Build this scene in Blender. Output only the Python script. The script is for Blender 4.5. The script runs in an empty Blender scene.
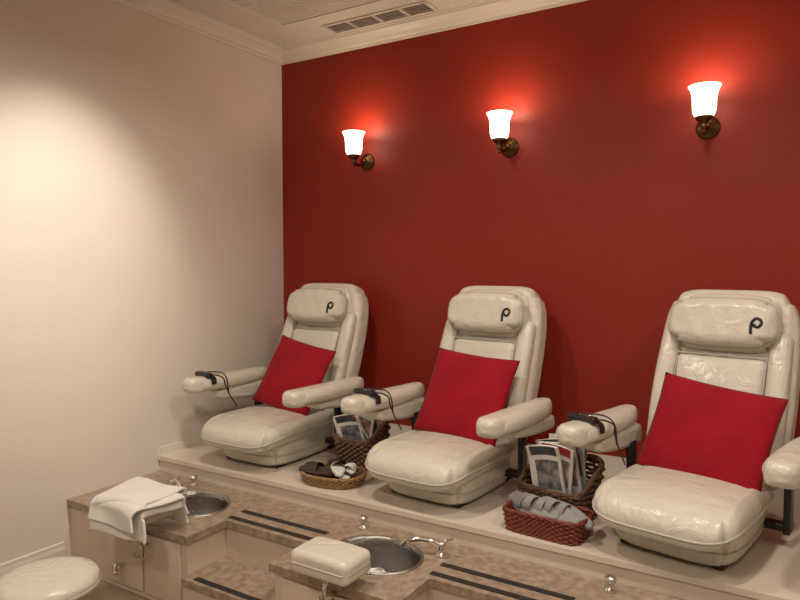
import bpy, bmesh, math, random
from mathutils import Vector, Matrix, Euler
random.seed(7)
S=bpy.context.scene
try: S.view_settings.view_transform='Standard'
except Exception: pass
R=math.radians
COL=bpy.context.collection

# ------------------------------------------------------------ materials
def mat(name,col,rough=.5,metal=0,bump=0,bscale=50,var=0,vscale=5,col2=None,emit=None,estr=0,coat=0,sheen=0,detail=4,wrinkle=0,bdist=.01,spec=None):
    m=bpy.data.materials.new(name); m.use_nodes=True
    nt=m.node_tree; b=nt.nodes['Principled BSDF']
    b.inputs['Base Color'].default_value=(*col,1); b.inputs['Roughness'].default_value=rough; b.inputs['Metallic'].default_value=metal
    if spec is not None: b.inputs['Specular IOR Level'].default_value=spec
    if coat: b.inputs['Coat Weight'].default_value=coat; b.inputs['Coat Roughness'].default_value=.25
    if sheen: b.inputs['Sheen Weight'].default_value=sheen
    tc=nt.nodes.new('ShaderNodeTexCoord')
    if var or col2:
        n=nt.nodes.new('ShaderNodeTexNoise'); n.inputs['Scale'].default_value=vscale; n.inputs['Detail'].default_value=detail
        nt.links.new(tc.outputs['Object'],n.inputs['Vector'])
        cr=nt.nodes.new('ShaderNodeValToRGB')
        c2=col2 if col2 else tuple(c*(1-var) for c in col)
        cr.color_ramp.elements[0].position=.35; cr.color_ramp.elements[1].position=.65
        cr.color_ramp.elements[0].color=(*c2,1); cr.color_ramp.elements[1].color=(*col,1)
        nt.links.new(n.outputs['Fac'],cr.inputs['Fac']); nt.links.new(cr.outputs['Color'],b.inputs['Base Color'])
    if bump:
        n=nt.nodes.new('ShaderNodeTexNoise'); n.inputs['Scale'].default_value=bscale; n.inputs['Detail'].default_value=5
        nt.links.new(tc.outputs['Object'],n.inputs['Vector'])
        bp=nt.nodes.new('ShaderNodeBump'); bp.inputs['Strength'].default_value=bump; bp.inputs['Distance'].default_value=bdist
        nt.links.new(n.outputs['Fac'],bp.inputs['Height']); nt.links.new(bp.outputs['Normal'],b.inputs['Normal'])
        if wrinkle:
            n2=nt.nodes.new('ShaderNodeTexNoise'); n2.inputs['Scale'].default_value=7; n2.inputs['Detail'].default_value=3; n2.inputs['Distortion'].default_value=1.6
            nt.links.new(tc.outputs['Object'],n2.inputs['Vector'])
            b2=nt.nodes.new('ShaderNodeBump'); b2.inputs['Strength'].default_value=wrinkle; b2.inputs['Distance'].default_value=.02
            nt.links.new(n2.outputs['Fac'],b2.inputs['Height']); nt.links.new(bp.outputs['Normal'],b2.inputs['Normal']); nt.links.new(b2.outputs['Normal'],b.inputs['Normal'])
    if emit:
        b.inputs['Emission Color'].default_value=(*emit,1); b.inputs['Emission Strength'].default_value=estr
    return m
M_left=mat('plaster_cream',(.72,.65,.57),.5,bump=.05,bscale=60,var=.03,vscale=2)
M_red=mat('paint_red',(.275,.021,.009),.5,bump=.06,bscale=120,var=.06,vscale=2,spec=.35)
M_ceil=mat('paint_ceiling',(.64,.60,.54),.8,bump=.05,bscale=80)
M_trim=mat('paint_trim',(.72,.67,.59),.4,var=.03,vscale=4)
M_floor=mat('floor_tile',(.35,.27,.19),.4,col2=(.28,.2,.14),vscale=6)
M_plat=mat('platform_paint',(.72,.64,.55),.30,bump=.04,bscale=40,col2=(.66,.57,.47),vscale=3)
M_cab=mat('cabinet_cream',(.66,.55,.45),.4,bump=.03,bscale=30,var=.06,vscale=3)
M_stone=mat('stone_counter',(.41,.32,.24),.28,col2=(.25,.185,.135),vscale=28,detail=8,coat=.2)
M_strip=mat('nonslip_black',(.018,.017,.017),.6,bump=.3,bscale=300)
M_leath=mat('leather_cream',(.67,.635,.55),.27,bump=.35,bscale=14,var=.05,vscale=4,wrinkle=.5)
M_pipe=mat('piping_cream',(.48,.45,.38),.4)
M_black=mat('black_plastic',(.012,.012,.013),.35)
M_logo=mat('logo_black',(.01,.01,.01),.5)
M_redfab=mat('fabric_red',(.33,.002,.013),.8,bump=.25,bscale=30,var=.2,vscale=6,sheen=.05,wrinkle=.35,spec=.25)
M_chrome=mat('chrome',(.75,.73,.70),.12,1)
M_steel=mat('basin_steel',(.42,.41,.40),.24,1,bump=.4,bscale=60)
M_brass=mat('antique_brass',(.16,.085,.035),.32,1,var=.4,vscale=30)
M_glass=mat('frosted_glass_lit',(.9,.85,.75),.4,emit=(1,.86,.68),estr=4.5)
M_towel=mat('towel_white',(.86,.84,.80),.95,bump=.6,bscale=200)
M_wick=mat('wicker_tan',(.42,.25,.11),.6,var=.5,vscale=60)
M_wickd=mat('wicker_dark',(.17,.09,.045),.6,var=.5,vscale=60)
M_wickr=mat('wicker_redbrown',(.23,.045,.02),.5,var=.4,vscale=60)
M_slg=mat('slipper_grey',(.30,.29,.28),.85,bump=.3,bscale=150)
M_slb=mat('slipper_brown',(.05,.028,.018),.7)
M_slw=mat('slipper_white',(.7,.68,.64),.8)
M_vent=mat('vent_metal',(.64,.60,.54),.5)
M_dark=mat('vent_shade',(.06,.045,.035),.8)  # dark colour stands in for the shade inside the vent opening
M_bulb=mat('downlight_lens',(.9,.85,.75),.4,emit=(1,.85,.65),estr=6)
# magazine cover: 0 base, 1 pages, 2 masthead, 3 photo block, 4 text lines
M_covers=[mat('cover_%d'%i,c,.25) for i,c in enumerate([(.70,.68,.65),(.55,.54,.53),(.20,.21,.23),(.74,.72,.68),(.42,.38,.36)])]
M_mast=[mat('masthead_%d'%i,c,.25) for i,c in enumerate([(.05,.05,.06),(.35,.04,.04),(.68,.66,.62)])]
M_photo=[mat('cover_photo_%d'%i,c,.25,col2=c2,vscale=22) for i,(c,c2) in enumerate([((.45,.28,.20),(.10,.07,.06)),((.35,.35,.36),(.08,.08,.09)),((.60,.50,.42),(.22,.16,.13))])]
M_page=mat('magazine_pages',(.75,.73,.68),.7)

# ------------------------------------------------------------ mesh helpers
def empty(name,loc=(0,0,0),rz=0):
    e=bpy.data.objects.new(name,None); COL.objects.link(e); e.location=loc; e.rotation_euler=(0,0,rz); e.empty_display_size=.1
    return e
def obj(name,bm,mats,parent=None,loc=(0,0,0),rot=(0,0,0),smooth=True):
    bmesh.ops.recalc_face_normals(bm,faces=bm.faces)
    me=bpy.data.meshes.new(name); bm.to_mesh(me); bm.free()
    if not isinstance(mats,(list,tuple)): mats=[mats]
    for m in mats: me.materials.append(m)
    for p in me.polygons: p.use_smooth=smooth
    o=bpy.data.objects.new(name,me); COL.objects.link(o); o.location=loc; o.rotation_euler=rot
    if parent: o.parent=parent
    return o
def axis_coords(h,r,k,m):
    c=[]
    inn=h-r
    for i in range(k): c.append(-(inn+r*math.tan(R(45)*(1-i/k))))
    for i in range(m+1): c.append(-inn+2*inn*i/m)
    for i in range(1,k+1): c.append(inn+r*math.tan(R(45)*i/k))
    return c
def rbox(hx,hy,hz,r,k=4,m=8,bm=None,fn=None,plan=None,pn=4,M=None,mi=0):
    own=bmesh.new(); r=min(r,hx*.999,hy*.999,hz*.999)
    H=(hx,hy,hz); A=[axis_coords(h,r,k,m) for h in H]; vd={}
    def V(i,j,l):
        key=(i,j,l)
        if key not in vd:
            p=Vector((A[0][i],A[1][j],A[2][l]))
            q=Vector([max(-(H[a]-r),min(H[a]-r,p[a])) for a in range(3)])
            d=p-q
            if d.length>1e-9: p=q+d.normalized()*r
            vd[key]=own.verts.new(p)
        return vd[key]
    n=[len(a)-1 for a in A]
    for s in (0,n[0]):
        for j in range(n[1]):
            for l in range(n[2]): own.faces.new((V(s,j,l),V(s,j+1,l),V(s,j+1,l+1),V(s,j,l+1)))
    for s in (0,n[1]):
        for i in range(n[0]):
            for l in range(n[2]): own.faces.new((V(i,s,l),V(i+1,s,l),V(i+1,s,l+1),V(i,s,l+1)))
    for s in (0,n[2]):
        for i in range(n[0]):
            for j in range(n[1]): own.faces.new((V(i,j,s),V(i+1,j,s),V(i+1,j+1,s),V(i,j+1,s)))
    if plan:
        a={'x':0,'y':1,'z':2}[plan[0]]; b={'x':0,'y':1,'z':2}[plan[1]]
        for v in own.verts:
            u=abs(v.co[a]/H[a]); w=abs(v.co[b]/H[b]); mx=max(u,w)
            if mx>1e-6:
                s=mx/((u**pn+w**pn)**(1/pn)); v.co[a]*=s; v.co[b]*=s
    if fn:
        for v in own.verts: v.co=Vector(fn(v.co.copy()))
    if M: bmesh.ops.transform(own,matrix=M,verts=own.verts)
    for f in own.faces: f.material_index=mi
    if bm is None: return own
    merge(bm,own); return bm
def merge(bm,own):
    bmesh.ops.recalc_face_normals(own,faces=own.faces)
    mp={}
    for v in own.verts: mp[v]=bm.verts.new(v.co)
    for f in own.faces:
        try:
            nf=bm.faces.new([mp[v] for v in f.verts]); nf.material_index=f.material_index
        except ValueError: pass
    own.free()
def box(bm,x0,x1,y0,y1,z0,z1,mi=0):
    vs=[bm.verts.new((x,y,z)) for x in (x0,x1) for y in (y0,y1) for z in (z0,z1)]
    for q in ((0,1,3,2),(4,6,7,5),(0,4,5,1),(2,3,7,6),(0,2,6,4),(1,5,7,3)):
        f=bm.faces.new([vs[i] for i in q]); f.material_index=mi
def tube(bm,pts,rad,n=8,closed=False,mi=0,caps=True):
    pts=[Vector(p) for p in pts]; N=len(pts); rings=[]
    up=Vector((0,0,1)); prev=None
    for i,p in enumerate(pts):
        if closed: t=pts[(i+1)%N]-pts[i-1]
        else: t=pts[min(i+1,N-1)]-pts[max(i-1,0)]
        t.normalize()
        if prev is None:
            a=up if abs(t.dot(up))<.9 else Vector((1,0,0))
            nrm=(a-t*a.dot(t)).normalized()
        else: nrm=(prev-t*prev.dot(t)).normalized()
        prev=nrm; bn=t.cross(nrm); rr=rad[i] if isinstance(rad,(list,tuple)) else rad
        rings.append([bm.verts.new(p+(nrm*math.cos(2*math.pi*j/n)+bn*math.sin(2*math.pi*j/n))*rr) for j in range(n)])
    for i in range(N if closed else N-1):
        a=rings[i]; b=rings[(i+1)%N]
        for j in range(n):
            f=bm.faces.new((a[j],a[(j+1)%n],b[(j+1)%n],b[j])); f.material_index=mi
    if not closed and caps:
        f=bm.faces.new(rings[0][::-1]); f.material_index=mi
        f=bm.faces.new(rings[-1]); f.material_index=mi
def lathe(bm,prof,n=32,c=(0,0,0),axis='z',mi=0,sx=1,sy=1,M=None):
    own=bmesh.new(); rings=[]
    for (r,z) in prof:
        if r<1e-6: rings.append([own.verts.new((0,0,z))])
        else: rings.append([own.verts.new((r*sx*math.cos(2*math.pi*j/n),r*sy*math.sin(2*math.pi*j/n),z)) for j in range(n)])
    for a,b in zip(rings,rings[1:]):
        if len(a)==1 and len(b)==1: continue
        for j in range(n):
            if len(a)==1: own.faces.new((a[0],b[j],b[(j+1)%n]))
            elif len(b)==1: own.faces.new((a[j],a[(j+1)%n],b[0]))
            else: own.faces.new((a[j],a[(j+1)%n],b[(j+1)%n],b[j]))
    for f in own.faces: f.material_index=mi
    if axis=='y': bmesh.ops.rotate(own,verts=own.verts,cent=(0,0,0),matrix=Matrix.Rotation(R(90),3,'X'))
    bmesh.ops.translate(own,verts=own.verts,vec=c)
    if M: bmesh.ops.transform(own,matrix=M,verts=own.verts)
    merge(bm,own)
def smooth_path(pts,n=6):
    P=[Vector(p) for p in pts]; out=[]
    for i in range(len(P)-1):
        p0=P[max(i-1,0)];p1=P[i];p2=P[i+1];p3=P[min(i+2,len(P)-1)]
        for j in range(n):
            t=j/n
            out.append(.5*((2*p1)+(p2-p0)*t+(2*p0-5*p1+4*p2-p3)*t*t+(-p0+3*p1-3*p2+p3)*t**3))
    out.append(P[-1]); return out

# ------------------------------------------------------------ room
XL=-3.52; XR=2.4; YF=-6.2; ZC=3.34; PZ=.5; CZ=.4; PY=-1.185
def slab(name,a,m):
    bm=bmesh.new(); box(bm,*a); return obj(name,bm,m,smooth=False)
slab('floor',(XL-.1,XR+.1,YF-.1,.1,-.1,0),M_floor)
slab('ceiling',(XL-.1,XR+.1,YF-.1,.1,ZC,ZC+.1),M_ceil)
slab('wall_left',(XL-.1,XL,YF-.1,.1,0,ZC),M_left)
slab('wall_back',(XL,XR,0,.1,0,ZC),M_red)
slab('wall_right',(XR,XR+.1,YF-.1,.1,0,ZC),M_left)
slab('wall_front',(XL,XR,YF-.1,YF,0,ZC),M_left)
prof=[(0,ZC-.09),(.012,ZC-.09),(.016,ZC-.075),(.03,ZC-.068),(.045,ZC-.05),(.07,ZC-.03),(.088,ZC-.02),(.092,ZC-.008),(.105,ZC-.006),(.105,ZC),(0,ZC)]
def extr(name,prof,along,m):
    bm=bmesh.new(); a=[];b=[]
    for d,z in prof:
        if along=='back': a.append(bm.verts.new((XL,-d,z))); b.append(bm.verts.new((XR,-d,z)))
        else: a.append(bm.verts.new((XL+d,YF,z))); b.append(bm.verts.new((XL+d,0,z)))
    n=len(prof)
    for i in range(n): bm.faces.new((a[i],a[(i+1)%n],b[(i+1)%n],b[i]))
    bm.faces.new(a); bm.faces.new(b[::-1])
    return obj(name,bm,m,smooth=False)
extr('trim_crown_back',prof,'back',M_trim)
extr('trim_crown_left',prof,'left',M_trim)
bb=[(0,0),(.018,0),(.018,.13),(.012,.15),(.012,.165),(0,.17)]
bm=bmesh.new()
a=[bm.verts.new((XL+d,YF,z)) for d,z in bb]; b=[bm.verts.new((XL+d,-1.835,z)) for d,z in bb]
for i in range(len(bb)): bm.faces.new((a[i],a[(i+1)%6],b[(i+1)%6],b[i]))
bm.faces.new(a); bm.faces.new(b[::-1]); obj('baseboard_left',bm,M_trim,smooth=False)
bm=bmesh.new(); box(bm,XL,XL+.018,PY+.001,-.02,PZ,PZ+.05); obj('trim_1',bm,M_trim,smooth=False)
bm=bmesh.new(); box(bm,XL+.018,XR,-.018,0,PZ,PZ+.09); obj('baseboard_back',bm,M_trim,smooth=False)

def vent(name,x0,x1,y0,y1,n,slat,msh,fr=.02,cols=1):
    e=empty(name,((x0+x1)/2,(y0+y1)/2,ZC)); w=(x1-x0)/2; h=(y1-y0)/2
    bm=bmesh.new()
    box(bm,-w,w,-h,-h+fr,-.012,0);box(bm,-w,w,h-fr,h,-.012,0);box(bm,-w,-w+fr,-h+fr,h-fr,-.012,0);box(bm,w-fr,w,-h+fr,h-fr,-.012,0)
    for c in range(1,cols):
        xx=-w+2*w*c/cols; box(bm,xx-.008,xx+.008,-h+fr,h-fr,-.012,0)
    obj('frame',bm,M_vent,e,smooth=False)
    bm=bmesh.new(); box(bm,-w+fr,w-fr,-h+fr,h-fr,-.002,-.0005); obj('backing',bm,msh,e,smooth=False)  # flat sheet behind the louvres; the dark version has duct shade painted in
    bm=bmesh.new(); p=(2*h-2*fr)/n
    for i in range(n):
        y=-h+fr+p*(i+.5); box(bm,-w+fr,w-fr,y-p*slat/2,y+p*slat/2,-.006,-.002)
    obj('louvres',bm,M_vent,e,smooth=False)
vent('ceiling_vent',-2.89,-2.07,-.31,-.14,5,.12,M_dark,cols=4)
vent('ceiling_grille',-3.1,-2.2,-1.15,-.45,24,.72,M_vent)

# ------------------------------------------------------------ platform + stations
bm=bmesh.new(); box(bm,XL+.002,XR-.002,PY,-.002,0.001,PZ-.025); box(bm,XL+.002,XR-.002,PY-.015,-.002,PZ-.025,PZ); obj('platform',bm,M_plat,smooth=False)
TOP=.035
stations=[(-2.87,XL+.002,-2.53),(-1.65,-2.0,-1.33),(-.44,-.78,-.11),(.78,.44,1.11)]
LY=-1.56; FY=-1.81
st=empty('pedicure_station_base')
BX,BY=.215,.18; BYc=-1.49
bc=bmesh.new(); lathe(bc,[(0,.2),(1,.2),(1,.6),(0,.6)],48,sx=BX,sy=BY)
cutter=obj('cut',bc,M_stone,smooth=False)
for k,(cx,x0,x1) in enumerate(stations):
    bm=bmesh.new(); box(bm,x0,x1,FY,PY-.001,CZ-TOP,CZ)
    o=obj('countertop_%d'%k,bm,M_stone,st,smooth=False)
    cutter.location=(cx,BYc,0)
    md=o.modifiers.new('b','BOOLEAN'); md.operation='DIFFERENCE'; md.object=cutter; md.solver='EXACT'
    bpy.context.view_layer.update()
    dg=bpy.context.evaluated_depsgraph_get(); me=bpy.data.meshes.new_from_object(o.evaluated_get(dg))
    o.modifiers.clear(); o.data=me
    x2=stations[k+1][1] if k<3 else XR-.002
    bm=bmesh.new(); box(bm,x1,x2,LY,PY-.001,CZ-TOP,CZ); obj('ledge_%d'%k,bm,M_stone,st,smooth=False)
bpy.data.objects.remove(cutter)
bm=bmesh.new(); i=.02; zt=CZ-TOP
box(bm,XL+.002,XR-.002,PY-.04,PY-.02,0.001,zt)
for k,(cx,x0,x1) in enumerate(stations):
    l=x0 if k==0 else x0+i
    box(bm,l,x1-i,FY+i,FY+2*i,0.001,zt)
    box(bm,x1-2*i,x1-i,FY+2*i,PY-.04,0.001,zt)
    if k: box(bm,l,l+i,FY+2*i,PY-.04,0.001,zt)
    nx=stations[k+1][1]+i if k<3 else XR-.002
    box(bm,x1-i,nx,LY+i,LY+2*i,0.001,zt)
obj('cabinet_body',bm,M_cab,st,smooth=False)
bm=bmesh.new()
for k,(cx,x0,x1) in enumerate(stations):
    l=x0+.05 if k else -3.18
    for (a,b) in ((l+.02,cx-.01),(cx+.01,x1-.06)):
        M=Matrix.Translation(((a+b)/2,FY+i-.007,.19)); rbox((b-a)/2,.008,.155,.004,2,1,bm,M=M)
obj('cabinet_doors',bm,M_cab,st)
bm=bmesh.new()
for k,(cx,x0,x1) in enumerate(stations):
    for dx in (-.03,.03):
        tube(bm,smooth_path([(cx+dx,FY+.015,.30),(cx+dx,FY-.02,.295),(cx+dx,FY-.02,.225),(cx+dx,FY+.015,.22)],5),.005)
obj('cabinet_handles',bm,M_chrome,st)
bm=bmesh.new(); bs=bmesh.new()
for k in range(4):
    x0=stations[k][2]-i+.001; x1=stations[k+1][1]+i-.001 if k<3 else XR-.002
    box(bm,x0,x1,FY-.01,LY+i-.001,0.001,.165,1); box(bm,x0,x1,FY-.02,LY+i-.001,.165,.2,0)
    box(bs,x0+.06,x1-.06,FY+.0,FY+.03,.2,.203)
    box(bs,x0+.0,x1-.0,LY+.03,LY+.062,CZ,CZ+.003); box(bs,x0+.0,x1-.0,LY+.125,LY+.157,CZ,CZ+.003)
obj('steps',bm,[M_stone,M_cab],st,smooth=False); obj('nonslip_strips',bs,M_strip,st,smooth=False)
for k,(cx,x0,x1) in enumerate(stations):
    e=empty('foot_basin',(cx,BYc,CZ))
    bm=bmesh.new()
    lathe(bm,[(1.07,.001),(1.06,.006),(1.02,.007),(.985,.001),(.965,-.03),(.92,-.12),(.82,-.17),(.5,-.19),(.12,-.195),(.1,-.2),(0,-.2)],48,sx=BX,sy=BY)
    obj('bowl',bm,M_steel,e)
    bm=bmesh.new(); lathe(bm,[(0,-.188),(.025,-.189),(.03,-.194)],20); obj('drain',bm,M_chrome,e)
def faucet(cx,fx,fy,tipx,tipy,kx,ky):
    e=empty('faucet',(fx,fy,CZ)); bm=bmesh.new()
    lathe(bm,[(0,0),(.03,0),(.03,.008),(.02,.014),(.016,.03),(.018,.05),(.014,.06),(0,.062)],20)
    dx,dy=tipx-fx,tipy-fy
    tube(bm,smooth_path([(0,0,.035),(dx*.15,dy*.15,.055),(dx*.5,dy*.5,.07),(dx*.85,dy*.85,.06),(dx,dy,.035)],6),[.013]*10+[.011]*15,12)
    tube(bm,smooth_path([(0,0,.055),(.02,.02,.07),(.05,.0,.085)],5),.006)
    obj('spout',bm,M_chrome,e)
    bm=bmesh.new(); c=(kx-fx,ky-fy,0)
    lathe(bm,[(0,0),(.026,0),(.024,.008),(.012,.014),(.011,.03),(.022,.036),(.025,.05),(.018,.062),(0,.065)],20,c)
    obj('knob',bm,M_chrome,e)
for k,(cx,x0,x1) in enumerate(stations):
    if k==0: faucet(cx,-3.14,-1.39,-2.99,-1.45,-3.10,-1.27)
    else: faucet(cx,cx+.26,-1.34,cx+.09,-1.41,cx-.22,-1.27)

def footrest(cx):
    e=empty('footrest',(cx,-1.83,0))
    bm=rbox(.145,.095,.048,.028,5,6,fn=lambda p:(p.x*(1+.02*math.cos(p.y*20)),p.y,p.z+ (.006*(1-(p.x/.145)**2) if p.z>0 else 0)))
    obj('pad',bm,M_leath,e,(0,0,.505))
    bm=bmesh.new()
    P=[(x*.146,y*.096,0) for x,y in [(-1,-.7),(-.86,-1),(.86,-1),(1,-.7),(1,.7),(.86,1),(-.86,1),(-1,.7)]]
    tube(bm,P,.004,6,True); obj('piping',bm,M_pipe,e,(0,0,.505))
    bm=bmesh.new()
    box(bm,-.05,.05,-.05,.06,.446,.458)
    tube(bm,smooth_path([(0,-.0,.45),(0,-.035,.42),(0,-.045,.37),(0,-.045,.28)],5),.011,10)
    tube(bm,[(0,-.045,.36),(0,.03,.36)],.013,10); tube(bm,[(0,-.045,.30),(0,.03,.30)],.009,10)
    lathe(bm,[(0,0),(.022,0),(.024,.01),(.018,.022),(0,.024)],16,(.0,-.06,.36),axis='y')
    obj('bracket',bm,M_chrome,e)
for s in stations: footrest(s[0]+(.04 if s[0]<-2.5 else 0.01))

def drape(name,cx,cy,layers):
    e=empty(name,(cx,cy,0))
    for li,(W,L,hx,hy,z,rz,dx,dy) in enumerate(layers):
        bm=bmesh.new(); N=36; g=[]
        for a in range(N+1):
            row=[]
            for b in range(N+1):
                s=(a/N-.5)*W; t=(b/N-.5)*L
                def bend(s,h,r=.03):
                    if abs(s)<=h: return s,0
                    d=abs(s)-h; q=r*math.pi/2
                    if d<q: x=h+r*math.sin(d/r); zz=-r*(1-math.cos(d/r))
                    else: x=h+r+(d-q)*.16; zz=-r-(d-q)*.985
                    return math.copysign(x,s),zz
                x,z1=bend(s,hx); y,z2=bend(t,hy)
                zz=min(z1,z2)+.25*max(z1,z2)
                n=.008*math.sin(14*s+li)+.007*math.sin(23*t+9*s)
                y+=n*(1 if zz<-.02 else .2); x+=.010*math.sin(21*t+li)*(1 if zz<-.02 else .2)
                row.append(bm.verts.new((x,y,zz+.006*math.sin(11*t+13*s+li)+.004*math.sin(25*s-14*t))))
            g.append(row)
        for a in range(N):
            for b in range(N): bm.faces.new((g[a][b],g[a+1][b],g[a+1][b+1],g[a][b+1]))
        o=obj('layer_%d'%li,bm,M_towel,e,(dx,dy,z),(0,0,rz))
        so=o.modifiers.new('s','SOLIDIFY'); so.thickness=.013; so.offset=1
        o.modifiers.new('ss','SUBSURF').render_levels=1
drape('folded_towel',-2.80,-1.84,[(.42,.52,.152,.10,.562,.05,0,-.03),(.36,.46,.155,.108,.576,-.06,.015,-.04),(.32,.32,.155,.11,.590,.12,.01,-.02)])

# ------------------------------------------------------------ sconces
for sx in (-2.72,-1.635,-.50,.62):
    e=empty('wall_sconce',(sx,0,2.445))
    bm=bmesh.new()
    lathe(bm,[(0,0),(.058,0),(.060,.006),(.052,.012),(.046,.014),(.040,.022),(.028,.028),(.018,.034),(.016,.05),(0,.055)],32,(0,0,0),axis='y')
    tube(bm,smooth_path([(0,-.04,0),(0,-.085,-.028),(0,-.13,-.035),(0,-.165,-.02),(0,-.165,0)],6),[.011]*6+[.010]*19,12)
    lathe(bm,[(0,-.060),(.006,-.057),(.010,-.049),(.005,-.043),(.016,-.033),(.02,-.021),(.013,-.011),(.018,-.003),(.030,.007),(.041,.017),(.044,.029),(.040,.031),(0,.023)],28,(0,-.165,0))
    obj('brass_arm',bm,M_brass,e)
    bm=bmesh.new()
    pr=[(.040,.040),(.050,.045),(.060,.062),(.065,.085),(.066,.11),(.067,.14),(.071,.17),(.079,.195),(.090,.212),(.0885,.214),(.076,.195),(.067,.168),(.063,.14),(.061,.11),(.060,.085),(.055,.064),(.045,.05),(.0,.046)]
    pr=[(r*.88,.024+(z-.04)*.92) for r,z in pr]
    lathe(bm,pr,40,(0,-.165,0)); obj('glass_shade',bm,M_glass,e)
    l=bpy.data.lights.new('bulb','POINT'); l.energy=3.6; l.color=(1,.78,.56); l.shadow_soft_size=.03
    lo=bpy.data.objects.new('bulb',l); COL.objects.link(lo); lo.parent=e; lo.location=(0,-.165,.19)

# ------------------------------------------------------------ pedicure chairs
TH=R(20)
def chair(cx,cy,rz):
    e=empty('pedicure_chair',(cx,cy,PZ),rz)
    bm=bmesh.new(); rbox(.20,.24,.015,.012,3,2,bm,M=Matrix.Translation((0,.0,.02)))
    for x in (-.19,.19):
        for y in (-.27,.25):
            rbox(.022,.045,.010,.008,3,2,bm,M=Matrix.Translation((x,y,.0105)))
    obj('base_frame',bm,M_black,e)
    def fn(p):
        t=(p.z+.092)/.184; s=.88+.12*t
        return (p.x*s,p.y*(.92+.08*t)-.03*t,p.z)
    bm=rbox(.28,.325,.092,.035,5,8,plan='xy',pn=5,fn=fn); obj('seat_body',bm,M_leath,e,(0,-.06,.106))
    bm=bmesh.new()
    pts=[]
    for i in range(64):
        a=2*math.pi*i/64; c,s=math.cos(a),math.sin(a); n=5
        rr=1/((abs(c)**n+abs(s)**n)**(1/n)); t=.38; q=.88+.12*t
        pts.append((.281*c*rr*q,.327*s*rr*(.92+.08*t)-.03*t,-.022))
    tube(bm,pts,.004,6,True); obj('body_piping',bm,M_pipe,e,(0,-.06,.106))
    def fs(p):
        u=p.x/.30; v=p.y/.37
        z=p.z
        if z>0: z+=.020*(1-u*u)*(1-v*v)-.008*math.exp(-((abs(u)-.74)/.04)**2)-.006*math.exp(-((v+.55)/.04)**2)*(1 if abs(u)<.74 else 0)
        if v<-.45: z-=.045*((-.45-v)/.55)**2
        return (p.x*(1-.05*max(0,v)),p.y,z)
    bm=rbox(.30,.37,.060,.050,6,24,plan='xy',pn=5,fn=fs); obj('seat_cushion',bm,M_leath,e,(0,-.14,.212))
    bm=bmesh.new()
    pts=[]
    for i in range(64):
        a=2*math.pi*i/64; c,s=math.cos(a),math.sin(a); n=5
        rr=1/((abs(c)**n+abs(s)**n)**(1/n)); u=c*rr; v=s*rr
        z=-.004-(.045*((-.45-v)/.55)**2 if v<-.45 else 0)
        pts.append((.302*u*(1-.05*max(0,v)),.372*v,z))
    tube(bm,pts,.005,6,True); obj('seat_piping',bm,M_pipe,e,(0,-.14,.212))
    bp=empty('back_pivot',(0,.20,.18)); bp.parent=e; bp.rotation_euler=(-TH,0,0)
    def fb(p):
        t=(p.z+.475)/.95
        w=1+.04*math.sin(t*3.1)-.08*max(0,t-.7)/.3*max(0,t-.7)/.3-.06*max(0,.3-t)
        y=p.y- .03*(t-.5)**2*4
        return (p.x*w,y,p.z)
    bm=rbox(.305,.08,.475,.055,5,12,plan='xz',pn=7,fn=fb); obj('back_shell',bm,M_leath,bp,(0,.025,.475))
    def fl(p):
        u=p.x/.2; v=p.z/.27
        return (p.x,p.y-(.02*(1-u*u)*(1-v*v) if p.y<0 else 0),p.z)
    bm=rbox(.205,.05,.30,.04,5,12,fn=fl); obj('lumbar_cushion',bm,M_leath,bp,(0,-.052,.31))
    bm=rbox(.245,.045,.145,.04,5,10,plan='xz',pn=4,fn=fl); obj('upper_cushion',bm,M_leath,bp,(0,-.058,.77))
    for sx in (-1,1):
        def fbo(p,sx=sx):
            t=(p.z+.36)/.72
            return (p.x+sx*.008*math.sin(t*3.14),p.y-.025*math.sin(t*3.1),p.z)
        bm=rbox(.048,.048,.36,.04,5,10,fn=fbo); obj('side_bolster',bm,M_leath,bp,(sx*.245,-.045,.38))
    bm=bmesh.new()
    tube(bm,[(x/20*.2,-.10-.006*(1-(x/20)**2),.60) for x in range(-20,21)],.004,6)
    for sx in (-1,1): tube(bm,[(sx*.2,-.083-.018*math.sin(t/16*3.1),.06+t/16*.55) for t in range(17)],.004,6)
    obj('back_seams',bm,M_pipe,bp)
    def fh(p):
        u=p.x/.24
        k=1-.14*abs(u)**4
        w=.004*math.sin(p.x*60)*math.cos(p.z*30)
        return (p.x,(p.y+ (w if p.y<0 else 0))*k,p.z*k)
    HZ=.755
    bm=rbox(.245,.06,.118,.055,6,14,plan='xz',pn=4.5,fn=fh); obj('headrest',bm,M_leath,bp,(0,-.135,HZ),(R(6),0,0))
    bm=bmesh.new()
    pts=[]
    for i in range(64):
        a=2*math.pi*i/64; c,s=math.cos(a),math.sin(a); n=4.5
        rr=1/((abs(c)**n+abs(s)**n)**(1/n)); u=c*rr; v=s*rr; k=1-.14*abs(u)**4
        pts.append((.2455*u,.0,.1185*v*k))
    tube(bm,pts,.004,6,True); obj('headrest_piping',bm,M_pipe,bp,(0,-.135,HZ),(R(6),0,0))
    bm=bmesh.new()
    loop=[(-.016,0,-.044),(-.018,0,-.015),(-.014,0,.012),(.002,0,.028),(.020,0,.022),(.025,0,.006),(.014,0,-.010),(-.002,0,-.008),(-.006,0,.002)]
    tube(bm,smooth_path(loop,6),.0065,8)
    obj('logo',bm,M_logo,bp,(.16,-.194,HZ-.02),(R(6),0,0))
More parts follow.
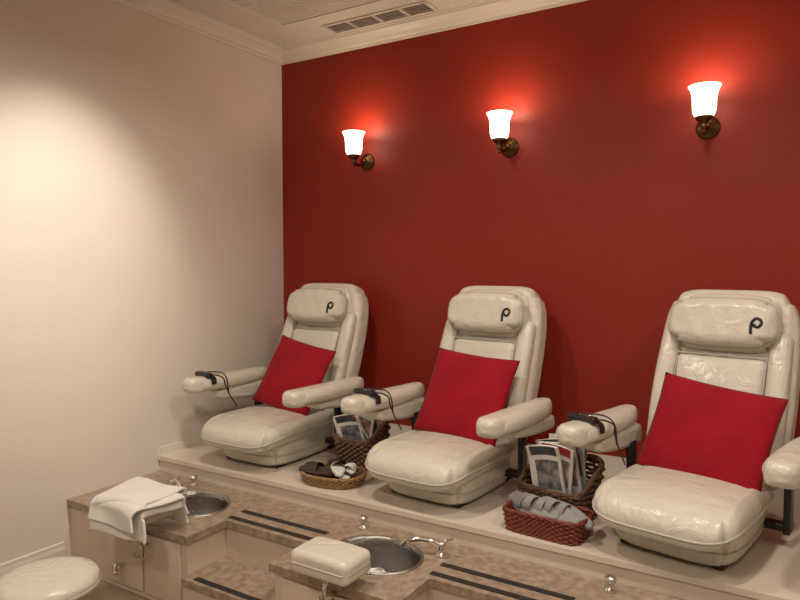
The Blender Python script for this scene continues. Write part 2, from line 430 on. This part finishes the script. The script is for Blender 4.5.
    for sx in (-1,1):
        ax=.40 if sx<0 else .425
        def fa(p):
            t=(p.y+.36)/.72
            w=1.0+.12*math.cos(t*3.14) ; w-=.12*max(0,t-.7)
            return (p.x*w,p.y,p.z-.010*t+ (.012*(1-(p.x/.072)**2) if p.z>0 else 0))
        bm=rbox(.078,.36,.040,.036,5,12,plan='xy',pn=3.0,fn=fa); obj('arm_pad',bm,M_leath,e,(sx*ax,-.105,.455))
        def fc(p):
            t=(p.y+.25)/.5
            return (p.x,p.y,p.z*(.55+.55*t)-.01*t+.012*(1-t))
        hz=.065 if sx<0 else .05
        bm=rbox(.056,.25,hz,.035,5,8,fn=fc,plan='yz',pn=4); obj('arm_body',bm,M_leath,e,(sx*(ax-.005),.01,.430-hz))
        bm=bmesh.new()
        rbox(.014,.035,.14,.008,3,2,bm,M=Matrix.Translation((sx*.345,.12,.20)))
        rbox(.06,.03,.016,.008,3,2,bm,M=Matrix.Translation((sx*.30,.12,.085)))
        lathe(bm,[(0,0),(.03,0),(.03,.012),(0,.014)],20,M=Matrix.Translation((sx*.355,.12,.31))@Matrix.Rotation(R(90)*sx,4,'Y'))
        obj('arm_bracket',bm,M_black,e)
    return e
chairs=[(-2.89,-.70,0),(-1.65,-.70,R(-4)),(-.425,-.74,R(-10))]
for c in chairs+[(.85,-.70,R(-5))]: chair(*c)

def pillow(cx,cy,rz,roll,s=.225,sz=.225,off=0,zz=.49):
    bm=bmesh.new(); N=28
    def P(a,b,sg):
        u=a/N*2-1; v=b/N*2-1
        x=u*(1-.05*(1-v*v)*abs(u)); z=v*(1-.05*(1-u*u)*abs(v))
        t=((1-u*u)**.55)*((1-v*v)**.55)
        t*= .062*(1+.05*math.sin(5*u+3*v))
        w=.004*math.sin(13*u+5*v*v)*(1-abs(u))**.5*(1-abs(v))**.5
        return (x*s,sg*t+w,z*sz)
    g={}
    def k(a,b,sg): return (a,b,0 if (a in (0,N) or b in (0,N)) else sg)
    for sg in (-1,1):
        for a in range(N+1):
            for b in range(N+1):
                key=k(a,b,sg)
                if key not in g: g[key]=bm.verts.new(P(a,b,sg))
        for a in range(N):
            for b in range(N):
                bm.faces.new((g[k(a,b,sg)],g[k(a+1,b,sg)],g[k(a+1,b+1,sg)],g[k(a,b+1,sg)]))
    loc=Matrix.Translation((cx,cy,PZ))@Matrix.Rotation(rz,4,'Z')@Matrix.Translation((off,.05,zz))@Matrix.Rotation(-R(27),4,'X')@Matrix.Rotation(roll,4,'Y')
    o=obj('throw_pillow',bm,M_redfab); o.matrix_world=loc
pillow(*chairs[0],R(10),s=.25,sz=.24,off=.03)
pillow(*chairs[1],R(4),s=.265,sz=.25,off=.03)
pillow(*chairs[2],R(7),s=.27,sz=.235,off=.035,zz=.455)

def remote(c,yl=-.40):
    m=Matrix.Translation((c[0],c[1],PZ))@Matrix.Rotation(c[2],4,'Z')@Matrix.Translation((-.40,yl,.514))@Matrix.Rotation(R(75),4,'Z')
    bm=bmesh.new(); rbox(.028,.075,.015,.012,4,4,bm,fn=lambda p:(p.x*(1+.25*math.sin(p.y*20)),p.y,p.z))
    for k in range(3): lathe(bm,[(0,.0),(.006,0),(.006,.003),(0,.004)],12,(0,-.03+.025*k,.0145),mi=1)
    o=obj('remote_control',bm,[M_black,M_chrome])
    bm=bmesh.new()
    prof2=[(-.090,-.055),(-.090,-.030),(-.082,-.014),(-.06,-.005),(0,-.002),(.06,-.005),(.082,-.014),(.090,-.030),(.090,-.055)]
    for (q0,q1) in zip(prof2,prof2[1:]):
        vs=[bm.verts.new((.02+sx_,y_,z_)) for sx_,(y_,z_) in ((-.017,q0),(.017,q0),(.017,q1),(-.017,q1))]
        bm.faces.new(vs)
    pts=[(0,-.06,.005),(.03,-.10,.004),(.07,-.115,-.02),(.09,-.10,-.06),(.12,-.10,-.13),(.18,-.09,-.22)]
    tube(bm,smooth_path(pts,6),.004,6)
    pts=[(.0,.06,.004),(.03,.075,.002),(.07,.06,.002),(.10,.02,.002),(.11,-.04,.0),(.11,-.085,-.03),(.12,-.09,-.12)]
    tube(bm,smooth_path(pts,6),.004,6)
    s=obj('strap_and_cord',bm,M_black); s.parent=o
    o.matrix_world=m
for c,y in zip(chairs,(-.31,-.29,-.29)): remote(c,y)

# ------------------------------------------------------------ baskets
def sup(a,b,n,N):
    out=[]
    for i in range(N):
        t=2*math.pi*i/N; c,s=math.cos(t),math.sin(t); r=1/((abs(c/a)**n+abs(s/b)**n)**(1/n)); out.append((c*r,s*r))
    return out
def basket(e,a,b,h,rows,m,n=4,flare=1.1,rad=None,stakes=28,slope=0):
    bm=bmesh.new(); N=stakes*4; rad=rad or h/rows*.55
    base=sup(a,b,n,N)
    zs=lambda y:1+slope*y/b
    for r in range(rows):
        z=rad+ (h-2*rad)*r/(rows-1); s=1+(flare-1)*r/(rows-1)
        pts=[]
        for i,(x,y) in enumerate(base):
            k=s*(1+.5*rad/max(a,b)*2*math.sin(i/N*2*math.pi*stakes/1+r*math.pi))
            pts.append((x*k,y*k,rad*1.02+(z-rad)*zs(y)))
        tube(bm,pts,rad,5,True)
    for dz in (0,rad*.9):
        tube(bm,[(x*flare*(1+.02*math.sin(i*.9+dz*400)),y*flare*(1+.02*math.sin(i*.9+dz*400)),h*zs(y)+dz) for i,(x,y) in enumerate(base)],rad*1.25,6,True)
    for i in range(0,N,4):
        x,y=base[i]; tube(bm,[(x,y,.006),(x*flare,y*flare,h*zs(y))],rad*.6,5)
    vs=[bm.verts.new((x,y,.006)) for x,y in base]; bm.faces.new(vs)
    return obj('weave',bm,m,e)
def slipper(e,M,m,m2,s=1):
    bm=bmesh.new()
    def fn(p):
        t=(p.y+.12)/.24
        w=.82+.22*math.sin(t*4.2-1.2)
        return (p.x*w,p.y,p.z)
    rbox(.046*s,.125*s,.011,.010,3,8,bm,plan='xy',pn=3,fn=fn)
    g=[]
    for i in range(9):
        row=[]
        y=.01+.085*i/8
        for j in range(13):
            a=math.pi*j/12; w=.043*(1-.10*abs(i/8-.4)*2)
            row.append(bm.verts.new((math.cos(a)*w*s,y*s,(.004+math.sin(a)*(.042-.022*i/8))*s)))
        g.append(row)
    for i in range(8):
        for j in range(12):
            f=bm.faces.new((g[i][j],g[i][j+1],g[i+1][j+1],g[i+1][j])); f.material_index=1
    bmesh.ops.transform(bm,matrix=M,verts=bm.verts)
    return obj('slipper',bm,[m,m2],e)
T=Matrix.Translation
def RM(x,y,z): return Euler((x,y,z)).to_matrix().to_4x4()
e=empty('slipper_basket',(-2.25,-1.02,PZ),R(5))
basket(e,.165,.12,.055,6,M_wick,n=2.4,flare=1.12,stakes=30)
slipper(e,T((-.09,.0,.05))@RM(.1,.15,R(70)),M_slb,M_slb)
slipper(e,T((-.06,-.045,.065))@RM(.05,-.1,R(100)),M_slb,M_slb)
slipper(e,T((.03,.03,.07))@RM(.12,.1,R(60)),M_slb,M_slb)
slipper(e,T((.09,.0,.062))@RM(.2,.0,R(15)),M_slw,M_slw,.85)
slipper(e,T((.05,-.03,.085))@RM(.0,.15,R(35)),M_slw,M_slg,.85)
e=empty('slipper_basket',(-.995,-1.06,PZ),R(-4))
basket(e,.17,.10,.095,9,M_wickr,n=6,flare=1.08,stakes=30)
for i in range(5):
    slipper(e,T((-.10+.05*i,.005*(-1)**i,.095+.008*(i%2)))@RM(R(8),R(-38),R(62+6*(i%3))),M_slg,M_slg,1.0)
def magbasket(x,y,rz,a,b,h,m,n,slope):
    e=empty('magazine_basket',(x,y,PZ),rz)
    basket(e,a,b,h,12,m,n=6,flare=1.15,stakes=22,slope=slope)
    for i in range(n):
        f=i/(n-1)-.5
        hh=.125+.02*random.random(); ww=.085+.012*random.random(); c=random.uniform(-.03,.03)
        def fn(p,c=c): return (p.x,p.y+c*math.sin((p.z/.13)*1.5)+.012*math.cos(p.x*20),p.z)
        bm=rbox(ww,.006,hh,.001,1,12,fn=fn)
        bm.normal_update()
        for fc in bm.faces:
            q=fc.calc_center_median(); u=q.x/ww; v=q.z/hh
            if abs(fc.normal.y)<.5: fc.material_index=1
            elif .68<v<.92 and abs(u)<.85: fc.material_index=2
            elif -.55<v<.55 and -.6<u<.75: fc.material_index=3
            else: fc.material_index=0
        obj('magazine',bm,[M_covers[(i*3)%5],M_page,M_mast[i%3],M_photo[(i+1)%3]],e,(random.uniform(-.03,.03),f*2*b*.75,.18+.05*(f+.5)+random.uniform(0,.03)),(-f*.5+random.uniform(-.08,.08)+.05,random.uniform(-.22,.22),random.uniform(-.3,.3)),smooth=False)
magbasket(-2.29,-.68,R(5),.105,.12,.23,M_wickd,6,.25)
magbasket(-1.03,-.78,R(-12),.15,.115,.19,M_wickd,8,.35)

# ------------------------------------------------------------ stool
e=empty('technician_stool',(-2.61,-2.45,0)); bm=bmesh.new()
lathe(bm,[(0,.385),(.17,.385),(.19,.395),(.198,.415),(.195,.435),(.185,.447),(.15,.455),(.08,.458),(0,.459)],48); obj('seat',bm,M_leath,e)
bm=bmesh.new(); lathe(bm,[(.199,.40),(.203,.405),(.203,.412),(.199,.417)],48); obj('seat_piping',bm,M_pipe,e)
bm=bmesh.new(); lathe(bm,[(0,.08),(.03,.08),(.03,.25),(.02,.255),(.02,.385),(0,.385)],20)
for i in range(5):
    a=2*math.pi*i/5; tube(bm,[(0,0,.10),(.12*math.cos(a),.12*math.sin(a),.085),(.23*math.cos(a),.23*math.sin(a),.065)],[.02,.016,.012],8)
obj('pedestal',bm,M_chrome,e)
bm=bmesh.new()
for i in range(5):
    a=2*math.pi*i/5; lathe(bm,[(0,-.012),(.026,-.012),(.028,0),(.026,.012),(0,.012)],16,M=T((.23*math.cos(a),.23*math.sin(a),.028))@Matrix.Rotation(a+1,4,'Z')@Matrix.Rotation(R(90),4,'X'))
obj('casters',bm,M_black,e)

e=empty('hand_sprayer',(-3.02,FY-.02,.15)); bm=bmesh.new()
tube(bm,smooth_path([(0,.035,0),(0,-.02,.01),(.02,-.04,.02),(.05,-.06,-.01)],6),.010,10)
lathe(bm,[(0,0),(.02,0),(.024,.02),(.016,.035),(0,.036)],16,(0,0,.0),axis='y'); obj('head',bm,M_chrome,e)

# ------------------------------------------------------------ lights
def spot(name,loc,target,energy,ang,blend=1,size=.06,col=(1,.88,.745)):
    e=empty(name,(loc[0],loc[1],ZC))
    bm=bmesh.new(); lathe(bm,[(.05,-.001),(.052,-.006),(.08,-.008),(.084,0)],32); obj('trim_ring',bm,M_trim,e)
    bm=bmesh.new(); lathe(bm,[(0,-.002),(.05,-.002)],32); obj('lens',bm,M_bulb,e)
    l=bpy.data.lights.new('lamp','SPOT'); l.energy=energy; l.spot_size=R(ang); l.spot_blend=blend; l.shadow_soft_size=size; l.color=col
    o=bpy.data.objects.new('lamp',l); COL.objects.link(o); o.parent=e; o.location=(0,0,-.03)
    d=Vector(target)-Vector(loc); o.rotation_euler=d.to_track_quat('-Z','Y').to_euler()
spot('wash_fill_downlight',(-2.1,-2.1,ZC),(-3.52,-1.78,1.85),195,50,col=(1,.92,.80))
for x,y,en,an in ((-2.0,-2.0,103,160),(-.5,-2.0,103,160),(.9,-2.0,80,160),(-1.6,-4.3,125,160),(.2,-4.6,125,160)):  # unseen spots added as general fill, dressed as ceiling fixtures
    spot('wash_fill_downlight',(x,y,ZC),(x,y+.15,0),en,an,.7,size=.10)
w=bpy.data.worlds.new('world'); S.world=w; w.use_nodes=True
w.node_tree.nodes['Background'].inputs[0].default_value=(1,.85,.7,1); w.node_tree.nodes['Background'].inputs[1].default_value=.15

# ------------------------------------------------------------ camera
cam=bpy.data.cameras.new('camera'); co=bpy.data.objects.new('camera',cam); COL.objects.link(co)
co.location=(0,-3.93,1.7); co.rotation_euler=(R(87.15),0,R(31.9)); cam.lens=29.88; cam.clip_start=.05
S.camera=co
